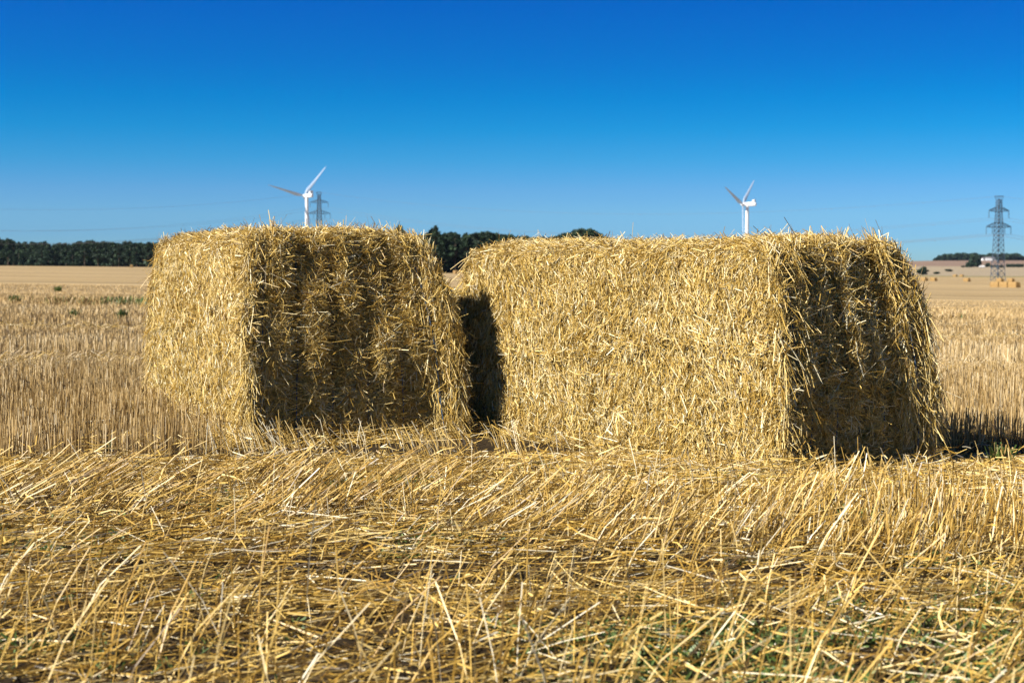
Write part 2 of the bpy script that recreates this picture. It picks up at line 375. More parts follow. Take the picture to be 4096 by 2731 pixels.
def make_bale(name, loc, rz, Lx, Wy, Hz, seed, density, visible, puff=0.05, flare=0.0, r=0.12, tone0=0.47, twine=True, wide=1.0):
    """loc is the middle of the footprint"""
    root = empty(name, loc, rz)
    b = Buf()
    # inner mass: a grid over the six faces
    def sheet(ax, sg, nu=46, nv=30):
        a = [0, 1, 2]; a.remove(ax)
        U, V = np.meshgrid(np.linspace(0, 1, nu), np.linspace(0, 1, nv))
        dim = (Lx, Wy, Hz)
        p = np.zeros((U.size, 3)); p[:, a[0]] = U.ravel() * dim[a[0]]; p[:, a[1]] = V.ravel() * dim[a[1]]
        p[:, 0] -= Lx / 2 if ax != 0 else 0; p[:, 1] -= Wy / 2 if ax != 1 else 0
        p[:, ax] = {0: sg * Lx / 2, 1: sg * Wy / 2, 2: Hz if sg > 0 else 0}[ax]
        nh = np.zeros_like(p); nh[:, ax] = sg
        # blend the face hint near the edges so that the sheets meet
        s_, n_ = bale_surface(p, nh, Lx, Wy, Hz, r, seed, puff, flare)
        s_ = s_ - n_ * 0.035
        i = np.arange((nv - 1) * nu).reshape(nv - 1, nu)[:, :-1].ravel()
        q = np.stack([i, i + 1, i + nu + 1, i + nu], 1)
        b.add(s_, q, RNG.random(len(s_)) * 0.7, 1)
    for ax in (0, 1, 2):
        for sg in (1, -1): sheet(ax, sg)
    vx = visible
    area = 2 * (Wy * Hz + Lx * Hz + Lx * Wy)
    wts = [1 if c == '1' else 0.3 for c in vx]
    # pressed layers of straw: three passes, deep to outside
    for layer, (depth, frac, lmin, lmax) in enumerate(((-0.045, 0.26, 0.04, 0.11), (-0.022, 0.32, 0.025, 0.075), (0.0, 0.26, 0.018, 0.065))):
        N = int(density * area * frac)
        p, nh, f = box_points(N, Lx, Wy, Hz, wts)
        s, n = bale_surface(p, nh, Lx, Wy, Hz, r, seed, puff, flare)
        s = s + n * (depth + RNG.normal(0, 0.011, N))[:, None]
        up = np.tile(np.array([0, 0, 1.0]), (N, 1))
        isend = f < 2; istop = f >= 4; isside = (f == 2) | (f == 3)
        # tangent frame
        t1 = np.where(istop[:, None], np.array([1.0, 0, 0]), up); t1 = norm(t1 - n * np.sum(t1 * n, 1, keepdims=True))
        t2 = np.cross(n, t1)
        sw = noise3(p, 3.0, seed + 20) * 0.5 + noise3(p, 7.0, seed + 21) * 0.45
        ang = RNG.normal(0, 0.42, N) + sw
        rnd = RNG.random(N) < np.where(isside, 0.26, np.where(isend, 0.62, 1.0))
        ang = np.where(rnd, RNG.uniform(-1.57, 1.57, N), ang)
        ang = np.where(isend & (RNG.random(N) < 0.55), 1.57 + RNG.normal(0, 0.5, N), ang)
        # along the side crease and the top fringe the straw lies flat
        wob = noise3(p, 0.9, seed + 6) * 0.09 + noise3(p, 4, seed + 7) * 0.02
        crease = isside & (np.abs(p[:, 2] - Hz * 0.52 - wob) < 0.045) & (RNG.random(N) < 0.35)
        ang = np.where(crease, 1.57 + RNG.normal(0, 0.35, N), ang)
        ang = np.where(isend & (np.abs(p[:, 1]) > Wy / 2 - 0.16) & (RNG.random(N) < 0.6), RNG.normal(0, 0.35, N), ang)
        d = t1 * np.cos(ang)[:, None] + t2 * np.sin(ang)[:, None]
        tilt = np.abs(RNG.normal(0, 0.16, N)) * np.where(isend, 1.6, np.where(istop, 1.7, 1.0)) + (0.05 if layer == 2 else 0)
        d = np.where((RNG.random(N) < 0.5)[:, None], d, -d)
        d = norm(d + n * tilt[:, None])
        ln = RNG.uniform(lmin, lmax, N) * np.where(isend | istop, 1.45, 1.0) * RNG.choice([1, 1, 1, 1.7], N)
        wd = RNG.choice([0.0026, 0.004, 0.0056, 0.0085], N, p=[0.3, 0.37, 0.24, 0.09]) * wide
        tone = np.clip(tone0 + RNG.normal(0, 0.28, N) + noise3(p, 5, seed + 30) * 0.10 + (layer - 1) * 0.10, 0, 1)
        s = s - d * (ln * 0.5)[:, None] * 0.8
        bm = RNG.random(N) < 0.25
        straws(b, s[~bm], d[~bm], ln[~bm], wd[~bm], tone[~bm])
        straws(b, s[bm], d[bm], ln[bm], wd[bm], tone[bm], bend=norm(RNG.normal(size=(bm.sum(), 3))) * (ln[bm] * RNG.uniform(0.08, 0.25, bm.sum()))[:, None])
    # loose ends: sticking out of the top, hanging from the upright edges, poking out of the ends
    def loose(N, wts2, filt, down, out, lmin, lmax, jit=0.5):
        p, nh, f = box_points(N, Lx, Wy, Hz, wts2)
        k = filt(p, f); p, nh, f = p[k], nh[k], f[k]; n_ = len(p)
        s, n = bale_surface(p, nh, Lx, Wy, Hz, r, seed, puff, flare)
        d = norm(n * out + np.array([0, 0, -down]) + RNG.normal(0, jit, (n_, 3)))
        ln = RNG.uniform(lmin, lmax, n_); wd = RNG.choice([0.003, 0.0045, 0.006], n_) * wide
        tone = np.clip(tone0 + 0.1 + RNG.normal(0, 0.2, n_), 0, 1)
        s = s - d * 0.03
        bend = np.array([0, 0, -1.0]) * (ln * RNG.uniform(0, 0.22, n_))[:, None] + RNG.normal(0, 1, (n_, 3)) * (ln * 0.06)[:, None]
        straws(b, s, d, ln, wd, tone, bend=bend)
    sc = density / 27000
    loose(int(4200 * sc), [0, 0, 0, 0, 1, 0], lambda p, f: np.ones(len(p), bool), 0.15, 0.4, 0.025, 0.07, 0.7)
    loose(int(24 * sc), [0, 0, 0, 0, 1, 0], lambda p, f: np.ones(len(p), bool), -0.3, 0.6, 0.06, 0.13, 0.4)
    loose(int(3400 * sc), [1, 1, 0, 0, 0, 0], lambda p, f: np.ones(len(p), bool), 0.25, 0.3, 0.04, 0.13, 0.7)
    loose(int(9000 * sc), [1, 1, 0, 0, 0, 0], lambda p, f: np.abs(p[:, 1]) > Wy / 2 - 0.17, 1.0, 0.25, 0.06, 0.2, 0.35)
    loose(int(9000 * sc), [0, 0, 1, 1, 0, 0], lambda p, f: np.abs(p[:, 0]) > Lx / 2 - 0.14, 0.9, 0.22, 0.05, 0.16, 0.4)
    loose(int(3200 * sc), [0, 0, 1, 1, 0, 0], lambda p, f: np.ones(len(p), bool), 0.4, 0.35, 0.03, 0.10, 0.5)
    loose(int(2600 * sc), [1, 1, 1, 1, 0, 0], lambda p, f: p[:, 2] > Hz - 0.12, 0.4, 0.3, 0.04, 0.12, 0.5)
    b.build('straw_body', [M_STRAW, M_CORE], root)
    if twine:
        for k in (-0.5, -0.3, -0.1, 0.1, 0.3, 0.5):
            y = k * Wy / 1.2 * 0.98
            pts = []; nh = []
            for z in np.linspace(0.05, Hz - 0.08, 12): pts.append((Lx / 2, y, z)); nh.append((1, 0, 0))
            for x in np.linspace(Lx / 2 - 0.08, -Lx / 2 + 0.08, 16): pts.append((x, y, Hz)); nh.append((0, 0, 1))
            for z in np.linspace(Hz - 0.08, 0.05, 12): pts.append((-Lx / 2, y, z)); nh.append((-1, 0, 0))
            pts = np.array(pts); nh = np.array(nh, float)
            s, n = bale_surface(pts, nh, Lx, Wy, Hz, r, seed, puff, flare)
            s = s + n * np.where(np.abs(nh[:, 0:1]) > 0, 0.035, 0.004)
            # a taut string bridges the dents
            ss = s.copy(); ss[1:-1] = (s[:-2] + s[1:-1] + s[2:]) / 3
            tb = Buf()
            for a_, c_ in zip(ss[:-1], ss[1:]): tb.bar(a_, c_, 0.0034, n=6, caps=False)
            tb.build('twine', M_TWINE, root)
    return root

def place_bale(px_near, d_near, th, Lx, Wy, sink=0.02):
    """near upright edge at a photo column and distance; the end runs along angle th, the side at th+90"""
    t = rad(th); A = np.array([(px_near - 2048) / FP * d_near, d_near])
    e = np.array([math.cos(t), math.sin(t)]); s = np.array([-math.sin(t), math.cos(t)])
    c = A + e * Wy / 2 + s * Lx / 2
    # local +x = outward normal of the visible end = -s ; local y = e
    return (c[0], c[1], float(ground_z(np.array([c[0]]), np.array([c[1]]))[0]) - sink), t - math.pi / 2

FOOT = []
def near_bale(px, d, th, Lx, Wy, Hz, seed, dens, vis, label, **kw):
    loc, rz = place_bale(px, d, th, Lx, Wy)
    o = make_bale('straw_bale', loc, rz, Lx, Wy, Hz, seed, dens, vis, **kw)
    tag(o, label, 'straw bale', 'straw bales in the foreground')
    FOOT.append((loc[0], loc[1], rz, Lx, Wy))
    return o
# faces seen: +x (end), -y (lit side), +z
near_bale(972, 8.82, 25, 2.5, 1.31, 1.235, 1, 27000, '100110', 'left large golden straw bale, its shaded tied end showing six blue twines', puff=0.07, flare=0.08, r=0.09)
near_bale(3140, 7.55, 36, 2.85, 1.04, 1.175, 5, 27000, '100110', 'right large golden straw bale, its long lit side partly in shadow', puff=0.06, r=0.09, flare=0.03)
near_bale(1715, 14.2, 43, 2.3, 1.2, 0.80, 9, 5000, '100110', 'low straw bale in shade, glimpsed in the gap between the two big ones', puff=0.05, twine=True, wide=1.6)

# far bales: same shape, coarser straw
def far_bale_mesh():
    root = empty('straw_bale')
    b = Buf(); Lx, Wy, Hz = 2.4, 1.2, 1.2
    for ax in (0, 1, 2):
        for sg in (1, -1):
            nu = nv = 14; a = [0, 1, 2]; a.remove(ax); dim = (Lx, Wy, Hz)
            U, V = np.meshgrid(np.linspace(0, 1, nu), np.linspace(0, 1, nv))
            p = np.zeros((U.size, 3)); p[:, a[0]] = U.ravel() * dim[a[0]]; p[:, a[1]] = V.ravel() * dim[a[1]]
            p[:, 0] -= Lx / 2 if ax != 0 else 0; p[:, 1] -= Wy / 2 if ax != 1 else 0
            p[:, ax] = {0: sg * Lx / 2, 1: sg * Wy / 2, 2: Hz if sg > 0 else 0}[ax]
            nh = np.zeros_like(p); nh[:, ax] = sg
            s_, n_ = bale_surface(p, nh, Lx, Wy, Hz, 0.12, 33, 0.05, 0.02)
            i = np.arange((nv - 1) * nu).reshape(nv - 1, nu)[:, :-1].ravel()
            b.add(s_, np.stack([i, i + 1, i + nu + 1, i + nu], 1), np.clip(0.5 + RNG.normal(0, 0.1, len(s_)), 0, 1))
    p, nh, f = box_points(1500, Lx, Wy, Hz, [1] * 6)
    s_, n_ = bale_surface(p, nh, Lx, Wy, Hz, 0.12, 33, 0.05, 0.02)
    straws(b, s_, norm(RNG.normal(size=(1500, 3)) + n_ * 0.4), RNG.uniform(.05, .15, 1500), np.full(1500, .012), np.clip(RNG.normal(.5, .25, 1500), 0, 1))
    b.build('straw_body', M_FARB, root)
    return root
FB = None
def far_bale(px, d, th, label, group, scale=1.0, off=(0, 0)):
    global FB
    if FB is None: FB = far_bale_mesh(); o = FB
    else: o = copy_tree(FB)
    x, y, z = at(px, d)
    x += off[0]; y += off[1]; z = float(ground_z(np.array([x]), np.array([y]))[0])
    o.location = (x, y, z - 0.02); o.rotation_euler = (0, 0, rad(th - 90)); o.scale = (scale,) * 3
    tag(o, label, 'straw bale', group)
    return o
G1 = 'distant straw bales on the stubble to the right'
far_bale(3696, 532, 27, 'distant bale half hidden behind the right edge of the large right bale', G1)
far_bale(3733, 532, 27, 'lone distant bale, leftmost fully visible one right of the large right bale', G1)
far_bale(3819, 876, 27, 'left one of two tiny farthest bales near the green verge', G1)
far_bale(3845, 876, 27, 'right one of two tiny farthest bales near the green verge', G1)
far_bale(3866, 532, 27, 'lone distant bale midway between the two tiny ones and the pylon foot', G1)
far_bale(3998, 532, 27, 'distant bale peeping over the left of the three-bale row by the pylon', G1)
far_bale(4042, 532, 27, 'distant bale peeping over the right of the three-bale row by the pylon', G1)
tt = rad(27)
for k, lb in enumerate(('nearest, dark-ended bale of the three-bale row in front of the pylon', 'middle bale of the three-bale row in front of the pylon', 'left end bale of the three-bale row in front of the pylon')):
    far_bale(4055, 324, 27, lb, 'row of three bales before the pylon', 1.0, (-math.sin(tt) * 2.56 * k, math.cos(tt) * 2.56 * k))
far_bale(1823, 532, 20, 'left one of two distant bales seen in the gap before the wood', 'distant bales in the gap')
far_bale(1850, 520, 35, 'right one of two distant bales seen in the gap before the wood', 'distant bales in the gap')
far_bale(528, 677, 10, 'tiny pale bale at the foot of the left wood, beside the left bale edge', 'distant bales by the wood')

# ------------------------------------------------------------------ stubble and fallen straw
def inside_bale(x, y, pad=0.0):
    r = np.zeros(len(x), bool)
    for cx, cy, rz, Lx, Wy in FOOT:
        c, s = math.cos(-rz), math.sin(-rz); dx, dy = x - cx, y - cy
        u, v = dx * c - dy * s, dx * s + dy * c
        r |= (np.abs(u) < Lx / 2 + pad) & (np.abs(v) < Wy / 2 + pad)
    return r
def scatter(y0, y1, dens, margin=1.2, wide=0.36, rows=0.0, rowj=0.02):
    W = lambda y: wide * y * 1.12 + margin
    area = (W(y0) + W(y1)) * (y1 - y0)
    N = int(area * dens)
    y = RNG.uniform(y0, y1, int(N * 1.5)); x = RNG.uniform(-W(y1), W(y1), len(y))
    k = np.abs(x) < W(y); x, y = x[k][:N], y[k][:N]
    if rows:
        y = np.round((y + 0.03 * np.sin(x * 0.7)) / rows) * rows - 0.03 * np.sin(x * 0.7) + RNG.normal(0, rowj, len(y))
    return x, y
def P(x, y, dz=0.0): return np.stack([x, y, ground_z(x, y) + dz], 1)

sb = Buf()
def stubble(y0, y1, dens, lean, h, w=(0.003, 0.0055), rows=0.125, rowj=0.018, tone=0.55, ribbon=False, xfilt=None, jit=0.12, buf=None, clump=0.0, tilt_y=0.0, sd=0.24):
    buf = buf or sb
    x, y = scatter(y0, y1, dens, rows=rows, rowj=rowj)
    k = ~inside_bale(x, y, -0.03)
    if xfilt is not None: k &= xfilt(x, y)
    x, y = x[k], y[k]
    if clump > 0:
        q = np.stack([x, y, 0 * x], 1)
        k = RNG.random(len(x)) < np.clip(0.5 + noise3(q, 2.5, 40) * clump + noise3(q, 6.0, 41) * clump, 0.05, 1)
        x, y = x[k], y[k]
    n = len(x); q = np.stack([x, y, 0 * x], 1)
    lx = lean(x, y) if callable(lean) else np.full(n, lean)
    d = np.stack([lx + RNG.normal(0, jit, n) , RNG.normal(0, jit, n) + tilt_y, np.ones(n)], 1)
    ln = RNG.uniform(h[0], h[1], n) * (1 + 0.15 * noise3(q, 1.5, 44) + (0.5 * noise3(q * np.array([0.03, 0.3, 0]), 1.0, 48) if ribbon else 0))
    wd = RNG.uniform(w[0], w[1], n)
    tn = np.clip(RNG.normal(tone, sd * (1.15 if y1 < 9.7 else 1), n) + noise3(q, 0.9, 45) * 0.06 + (noise3(q * np.array([0.02, 0.35, 0]), 1.0, 47) * 0.16 if ribbon else 0), 0, 1)
    b0 = P(x, y, -0.01); mi = 1 if y1 < 9.7 else 0
    if ribbon: ribbons(buf, b0, d, ln, wd, tn)
    elif callable(lean):
        dn = norm(d)
        # stalks that have been pushed over bend near the foot
        straws(buf, b0, norm(dn * 0.75 + np.array([0, 0, 0.35])), ln, wd, tn, bend=(dn - np.array([0, 0, 1.0])) * (ln * 0.22)[:, None], taper=0.85, mi=mi)
    else: straws(buf, b0, d, ln, wd, tn, taper=0.85, mi=mi)

def nz(x, y, f, s): return noise3(np.stack([x, y, 0 * x], 1), f, s)
# foreground: sparse leaning stalks, out of focus
stubble(2.7, 4.7, 210, lambda x, y: 0.55 + 0.7 * nz(x, y, 1.2, 50), (0.12, 0.34), rows=0.15, rowj=0.05, jit=0.35, tone=0.44, w=(0.0035, 0.0065), clump=0.8)
stubble(4.7, 5.8, 80, lambda x, y: 0.5 + 0.6 * nz(x, y, 1.0, 51), (0.08, 0.2), rows=0.15, rowj=0.05, jit=0.3)
# pushed-over belt in front of the bales
right = lambda x: np.clip((x + 0.6) / 1.4, 0, 1)
band = lambda x, y, a0, a1, b0, b1: (y > a0 + (b0 - a0) * right(x)) & (y < a1 + (b1 - a1) * right(x))
stubble(5.1, 7.7, 480, lambda x, y: np.clip(np.interp(x, [-3, 0, 1.0, 2.6], [1.5, 0.95, 0.45, 0.3]) + 0.6 * nz(x, y, 0.9, 52) + 0.4 * nz(x, y, 2.5, 53), -0.2, 2.6), (0.12, 0.27), jit=0.2, clump=0.95, w=(0.0035, 0.007), sd=0.27, tone=0.38, xfilt=lambda x, y: band(x, y, 5.9, 7.7, 5.25, 6.7))
stubble(5.1, 6.9, 260, lambda x, y: np.clip(0.12 + 0.3 * nz(x, y, 1.1, 54), -0.2, 2), (0.12, 0.22), jit=0.09, xfilt=lambda x, y: (x > 0.2 + 0.3 * np.sin(y * 3)) & band(x, y, 6.0, 6.0, 5.3, 6.5), clump=0.9, w=(0.0035, 0.007), sd=0.27, tone=0.4)
stubble(5.8, 7.6, 60, lambda x, y: -0.1 + 0.5 * nz(x, y, 1.1, 59), (0.12, 0.24), jit=0.2, w=(0.0035, 0.006))
stubble(6.7, 8.2, 70, lambda x, y: 0.6 + 0.9 * nz(x, y, 1.5, 55), (0.05, 0.12), jit=0.45)
# upright stubble round and behind the bales
infront = lambda x, y: (x > -1.75) & (x < 0.1)
stubble(8.25, 8.95, 430, lambda x, y: -0.3 + 0.35 * nz(x, y, 2.5, 56), (0.13, 0.22), jit=0.2, xfilt=infront, clump=0.9, tone=0.68, w=(0.0035, 0.006))
stubble(8.3, 9.6, 90, lambda x, y: -0.2 + 0.5 * nz(x, y, 2.5, 56), (0.10, 0.2), jit=0.3, xfilt=lambda x, y: (x > 0.1) & (x < 3.4), tone=0.6)
stubble(8.2, 14.2, 620, 0.02, (0.15, 0.215), jit=0.06, w=(0.0035, 0.006), tone=0.43, xfilt=lambda x, y: (x < -1.7 + 0.15 * np.sin(9 * y)) | ((x > 2.2) & (y > 8.55)) | (y > 9.9))
stubble(14.2, 17.0, 300, lambda x, y: 0.4 + 0.9 * nz(x, y, 0.8, 57), (0.08, 0.2), jit=0.5)
stubble(17.0, 24.0, 400, 0.03, (0.12, 0.19), jit=0.07, ribbon=True, w=(0.004, 0.007), tone=0.47)
stubble(24.0, 26.0, 200, 0.4, (0.08, 0.18), jit=0.5, ribbon=True, w=(0.004, 0.008))
stubble(26.0, 36.0, 150, 0.03, (0.10, 0.16), jit=0.09, ribbon=True, w=(0.006, 0.011), tone=0.47, rows=0.25, sd=0.18)
stubble(36.0, 52.0, 70, 0.03, (0.07, 0.11), jit=0.12, ribbon=True, w=(0.006, 0.014), tone=0.5, rows=0.5, rowj=0.1, sd=0.12)
stubble(52.0, 80.0, 26, 0.03, (0.04, 0.07), jit=0.12, ribbon=True, w=(0.01, 0.02), tone=0.52, rows=0.5, rowj=0.2, sd=0.10)
tag(sb.build('stubble', [M_STUB, M_STUBN]), 'cut cereal stubble standing in rows over the field', 'stubble', kind='stuff')

lb = Buf()
def litter(y0, y1, dens, l=(0.06, 0.3), w=(0.0032, 0.0068), ang=0.35, rnd=0.25, hgt=0.04, tilt=0.1, tone=0.47, xfilt=None, bent=0.3):
    x, y = scatter(y0, y1, dens)
    k = ~inside_bale(x, y, -0.02)
    if xfilt is not None: k &= xfilt(x, y)
    x, y = x[k], y[k]; n = len(x)
    a = RNG.normal(0.75, ang * 1.5, n) + 0.4 * nz(x, y, 1.0, 60); a = np.where(RNG.random(n) < rnd, RNG.uniform(-1.6, 1.6, n), a)
    d = np.stack([np.cos(a), np.sin(a), RNG.normal(0.03, tilt, n)], 1)
    d *= np.where(RNG.random(n) < 0.5, 1, -1)[:, None] * np.array([1, 1, 1])
    d[:, 2] = np.abs(d[:, 2]) * 0.9
    pile = np.clip(0.5 + 0.6 * nz(x, y, 1.4, 61), 0.1, 1.2)
    z = RNG.random(n) ** 1.5 * hgt * pile
    ln = RNG.uniform(l[0], l[1], n) * RNG.choice([1, 1, 0.5], n); wd = RNG.uniform(w[0], w[1], n)
    tn = np.clip(RNG.normal(tone, 0.29, n) + z / hgt * 0.12, 0, 1)
    b0 = P(x, y, 0.004) + np.stack([0 * x, 0 * x, z], 1)
    bm = RNG.random(n) < bent
    straws(lb, b0[~bm], d[~bm], ln[~bm], wd[~bm], tn[~bm])
    bv = RNG.normal(0, 1, (bm.sum(), 3)); bv[:, 2] *= 0.3
    straws(lb, b0[bm], d[bm], ln[bm], wd[bm], tn[bm], bend=norm(bv) * (ln[bm] * 0.12)[:, None])
litter(2.7, 4.5, 560, hgt=0.06, tone=0.42, tilt=0.25, ang=0.4, rnd=0.35)
litter(4.5, 6.1, 1100, hgt=0.08, ang=0.28, rnd=0.2, tone=0.46)
litter(5.9, 7.9, 600, hgt=0.04, ang=0.35)
litter(6.7, 8.5, 1000, hgt=0.03, tilt=0.05, ang=0.4, rnd=0.3, l=(0.05, 0.25), tone=0.52, xfilt=lambda x, y: x > 0.1)
litter(7.6, 8.35, 900, hgt=0.03, tilt=0.06, ang=0.4, rnd=0.3, l=(0.05, 0.25), tone=0.54)
litter(9.0, 14.2, 160, hgt=0.02)
litter(14.0, 17.3, 330, hgt=0.07, ang=0.6, w=(0.004, 0.008), tone=0.5, tilt=0.25)
litter(24.0, 26.0, 160, hgt=0.06, ang=0.6, w=(0.006, 0.01), tilt=0.25, bent=0)
litter(3.2, 8.6, 900, l=(0.008, 0.035), w=(0.002, 0.005), ang=2, rnd=1, hgt=0.05, tone=0.55, bent=0)     # chaff
# dry leaf sheaths, wider and paler than the stalks
x, y = scatter(2.8, 9.0, 70); k = ~inside_bale(x, y, 0); x, y = x[k], y[k]; n = len(x); a = RNG.uniform(0, 6.28, n)
d_ = np.stack([np.cos(a), np.sin(a), RNG.uniform(-.1, .6, n)], 1); b_ = P(x, y) + np.stack([0 * x, 0 * x, RNG.uniform(.01, .10, n)], 1); l_ = RNG.uniform(.03, .08, n)
t_ = np.clip(RNG.normal(.58, .2, n), 0, 1); ribbons(lb, b_, d_, l_, RNG.uniform(.003, .0075, n), t_)
ribbons(lb, b_ + norm(d_) * l_[:, None], norm(d_) + RNG.normal(0, .5, (n, 3)), l_ * .8, RNG.uniform(.003, .007, n), t_)
# straw fallen round the feet of the bales
for (cx, cy, rz, Lx, Wy) in FOOT[:2]:
    n = 3600
    s_ = RNG.uniform(0, 4, n).astype(int); t_ = RNG.uniform(-.5, .5, n); o_ = np.abs(RNG.normal(0, 0.07, n)) - 0.02
    u = np.where(s_ == 0, Lx / 2 + o_, np.where(s_ == 1, -Lx / 2 - o_, t_ * (Lx + .2))); v = np.where(s_ < 2, t_ * (Wy + .2), np.where(s_ == 2, Wy / 2 + o_, -Wy / 2 - o_))
    x = cx + u * math.cos(rz) - v * math.sin(rz); y = cy + u * math.sin(rz) + v * math.cos(rz)
    a = RNG.uniform(0, 6.28, n); d = np.stack([np.cos(a), np.sin(a), RNG.uniform(0, 0.4, n)], 1)
    z = RNG.random(n) ** 2 * np.clip(0.11 - o_, 0.01, 0.11)
    straws(lb, P(x, y) + np.stack([0 * x, 0 * x, z], 1), d, RNG.uniform(.04, .16, n), RNG.uniform(.003, .006, n), np.clip(RNG.normal(.6, .2, n), 0, 1))
tag(lb.build('loose_straw', M_LITTER), 'flattened and fallen straw lying between the stubble rows', 'loose straw', kind='stuff')

# low green weeds between the straws, thickest bottom right
gb = Buf()
x, y = scatter(2.9, 8.2, 1300)
pr = np.clip(0.55 * nz(x, y, 2.2, 70) + 0.5 * nz(x, y, 5.0, 71) - 0.18 + np.interp(y, [3.0, 4.4, 6, 8.2], [0.5, 0.12, -0.08, -0.13]) + np.interp(x, [-2, 0.2, 2], [-0.12, 0.0, 0.14]), 0, 1)
k = (RNG.random(len(x)) < pr) & ~inside_bale(x, y, 0.05); x, y = x[k], y[k]; n = len(x)
for _ in range(5):
    a = RNG.uniform(0, 6.28, n)
    d = np.stack([np.cos(a), np.sin(a), RNG.uniform(0.2, 1.3, n)], 1)
    ribbons(gb, P(x + RNG.normal(0, .012, n), y + RNG.normal(0, .012, n)), d, RNG.uniform(.02, .06, n), RNG.uniform(.003, .010, n), np.clip(RNG.normal(.5, .25, n), 0, 1))
tag(gb.build('low_weeds', M_GREEN), 'small green weeds growing low between the fallen straws', 'weeds', kind='stuff')

# ------------------------------------------------------------------ weeds standing in the field, each a thing
def weed(px, d, w, h, n, green, label, name='weed', cat='weed', grp='weeds in the field'):
    loc = at(px, d); b = Buf()
    x = RNG.normal(0, w / (2.5 if n > 400 else 6), n); y = RNG.normal(0, w / (5 if n > 400 else 9), n)
    dd = np.stack([RNG.normal(0, .35, n), RNG.normal(0, .35, n), np.ones(n)], 1)
    isg = RNG.random(n) < (green(x) if callable(green) else green)
    for m_, mi in ((isg, 0), (~isg, 1)):
        if m_.sum(): ribbons(b, np.stack([x, y, 0 * x], 1)[m_], dd[m_], RNG.uniform(.4, 1, m_.sum()) * h, np.full(m_.sum(), h * 0.07), np.clip(RNG.normal(.4 if mi else .5, .2, m_.sum()), 0, 1), mi)
    o = b.build(name, [M_GREEN, M_STUB]); o.location = loc
    tag(o, label, cat, grp, 'stuff' if n > 400 else None); return o
weed(375, 41, 2.0, 0.24, 1500, lambda x: np.where(x > 0.35, 0.75, 0.12), 'long low clump of brown stalks with a green right end, left of the bales', 'weed_clump', 'weeds')
weed(235, 60, 0.35, 0.25, 120, 0.95, 'small green weed tuft above the long brown clump in the left field')
weed(60, 42, 0.4, 0.22, 140, 0.9, 'green weed tuft near the left edge of the field, level with the brown clump')
weed(296, 30, 0.18, 0.2, 70, 0.95, 'tiny green weed left of the brown clump and nearer the camera')
weed(490, 30, 0.3, 0.2, 110, 0.95, 'green weed tuft close beside the left bale')
weed(3790, 38, 1.3, 0.2, 500, 0.06, 'brownish stalk clump beside the right edge of the right bale', 'weed_clump', 'weeds')
weed(4010, 8.1, 0.12, 0.12, 110, 0.7, 'dark green bushy weed at the right edge in front of the shaded stubble')
weed(420, 8.6, 0.05, 0.08, 26, 0.95, 'tiny green sprout at the foot of the left bale')

# the small white daisy, lower right
fx, fy, fz = at(3628, 1.04 * FP / (2500 - 1055) )
dz = empty('daisy', (fx, fy, fz))
b = Buf(); b.bar((0, 0, 0), (0.004, 0, 0.07), 0.0012, n=6); b.build('stem', M_GREEN, dz)
b = Buf()
for k in range(14):
    a = k * 6.283 / 14; c_, s_ = math.cos(a), math.sin(a)
    b.add([(0.004 + c_ * .003 - s_ * .0015, s_ * .003 + c_ * .0015, .071), (0.004 + c_ * .003 + s_ * .0015, s_ * .003 - c_ * .0015, .071), (0.004 + c_ * .014 + s_ * .002, s_ * .014 - c_ * .002, .074), (0.004 + c_ * .014 - s_ * .002, s_ * .014 + c_ * .002, .074)], [(0, 1, 2, 3)])
b.build('petals', M_WALL, dz)
tag(dz, 'small white daisy among the straws at lower right', 'flower')

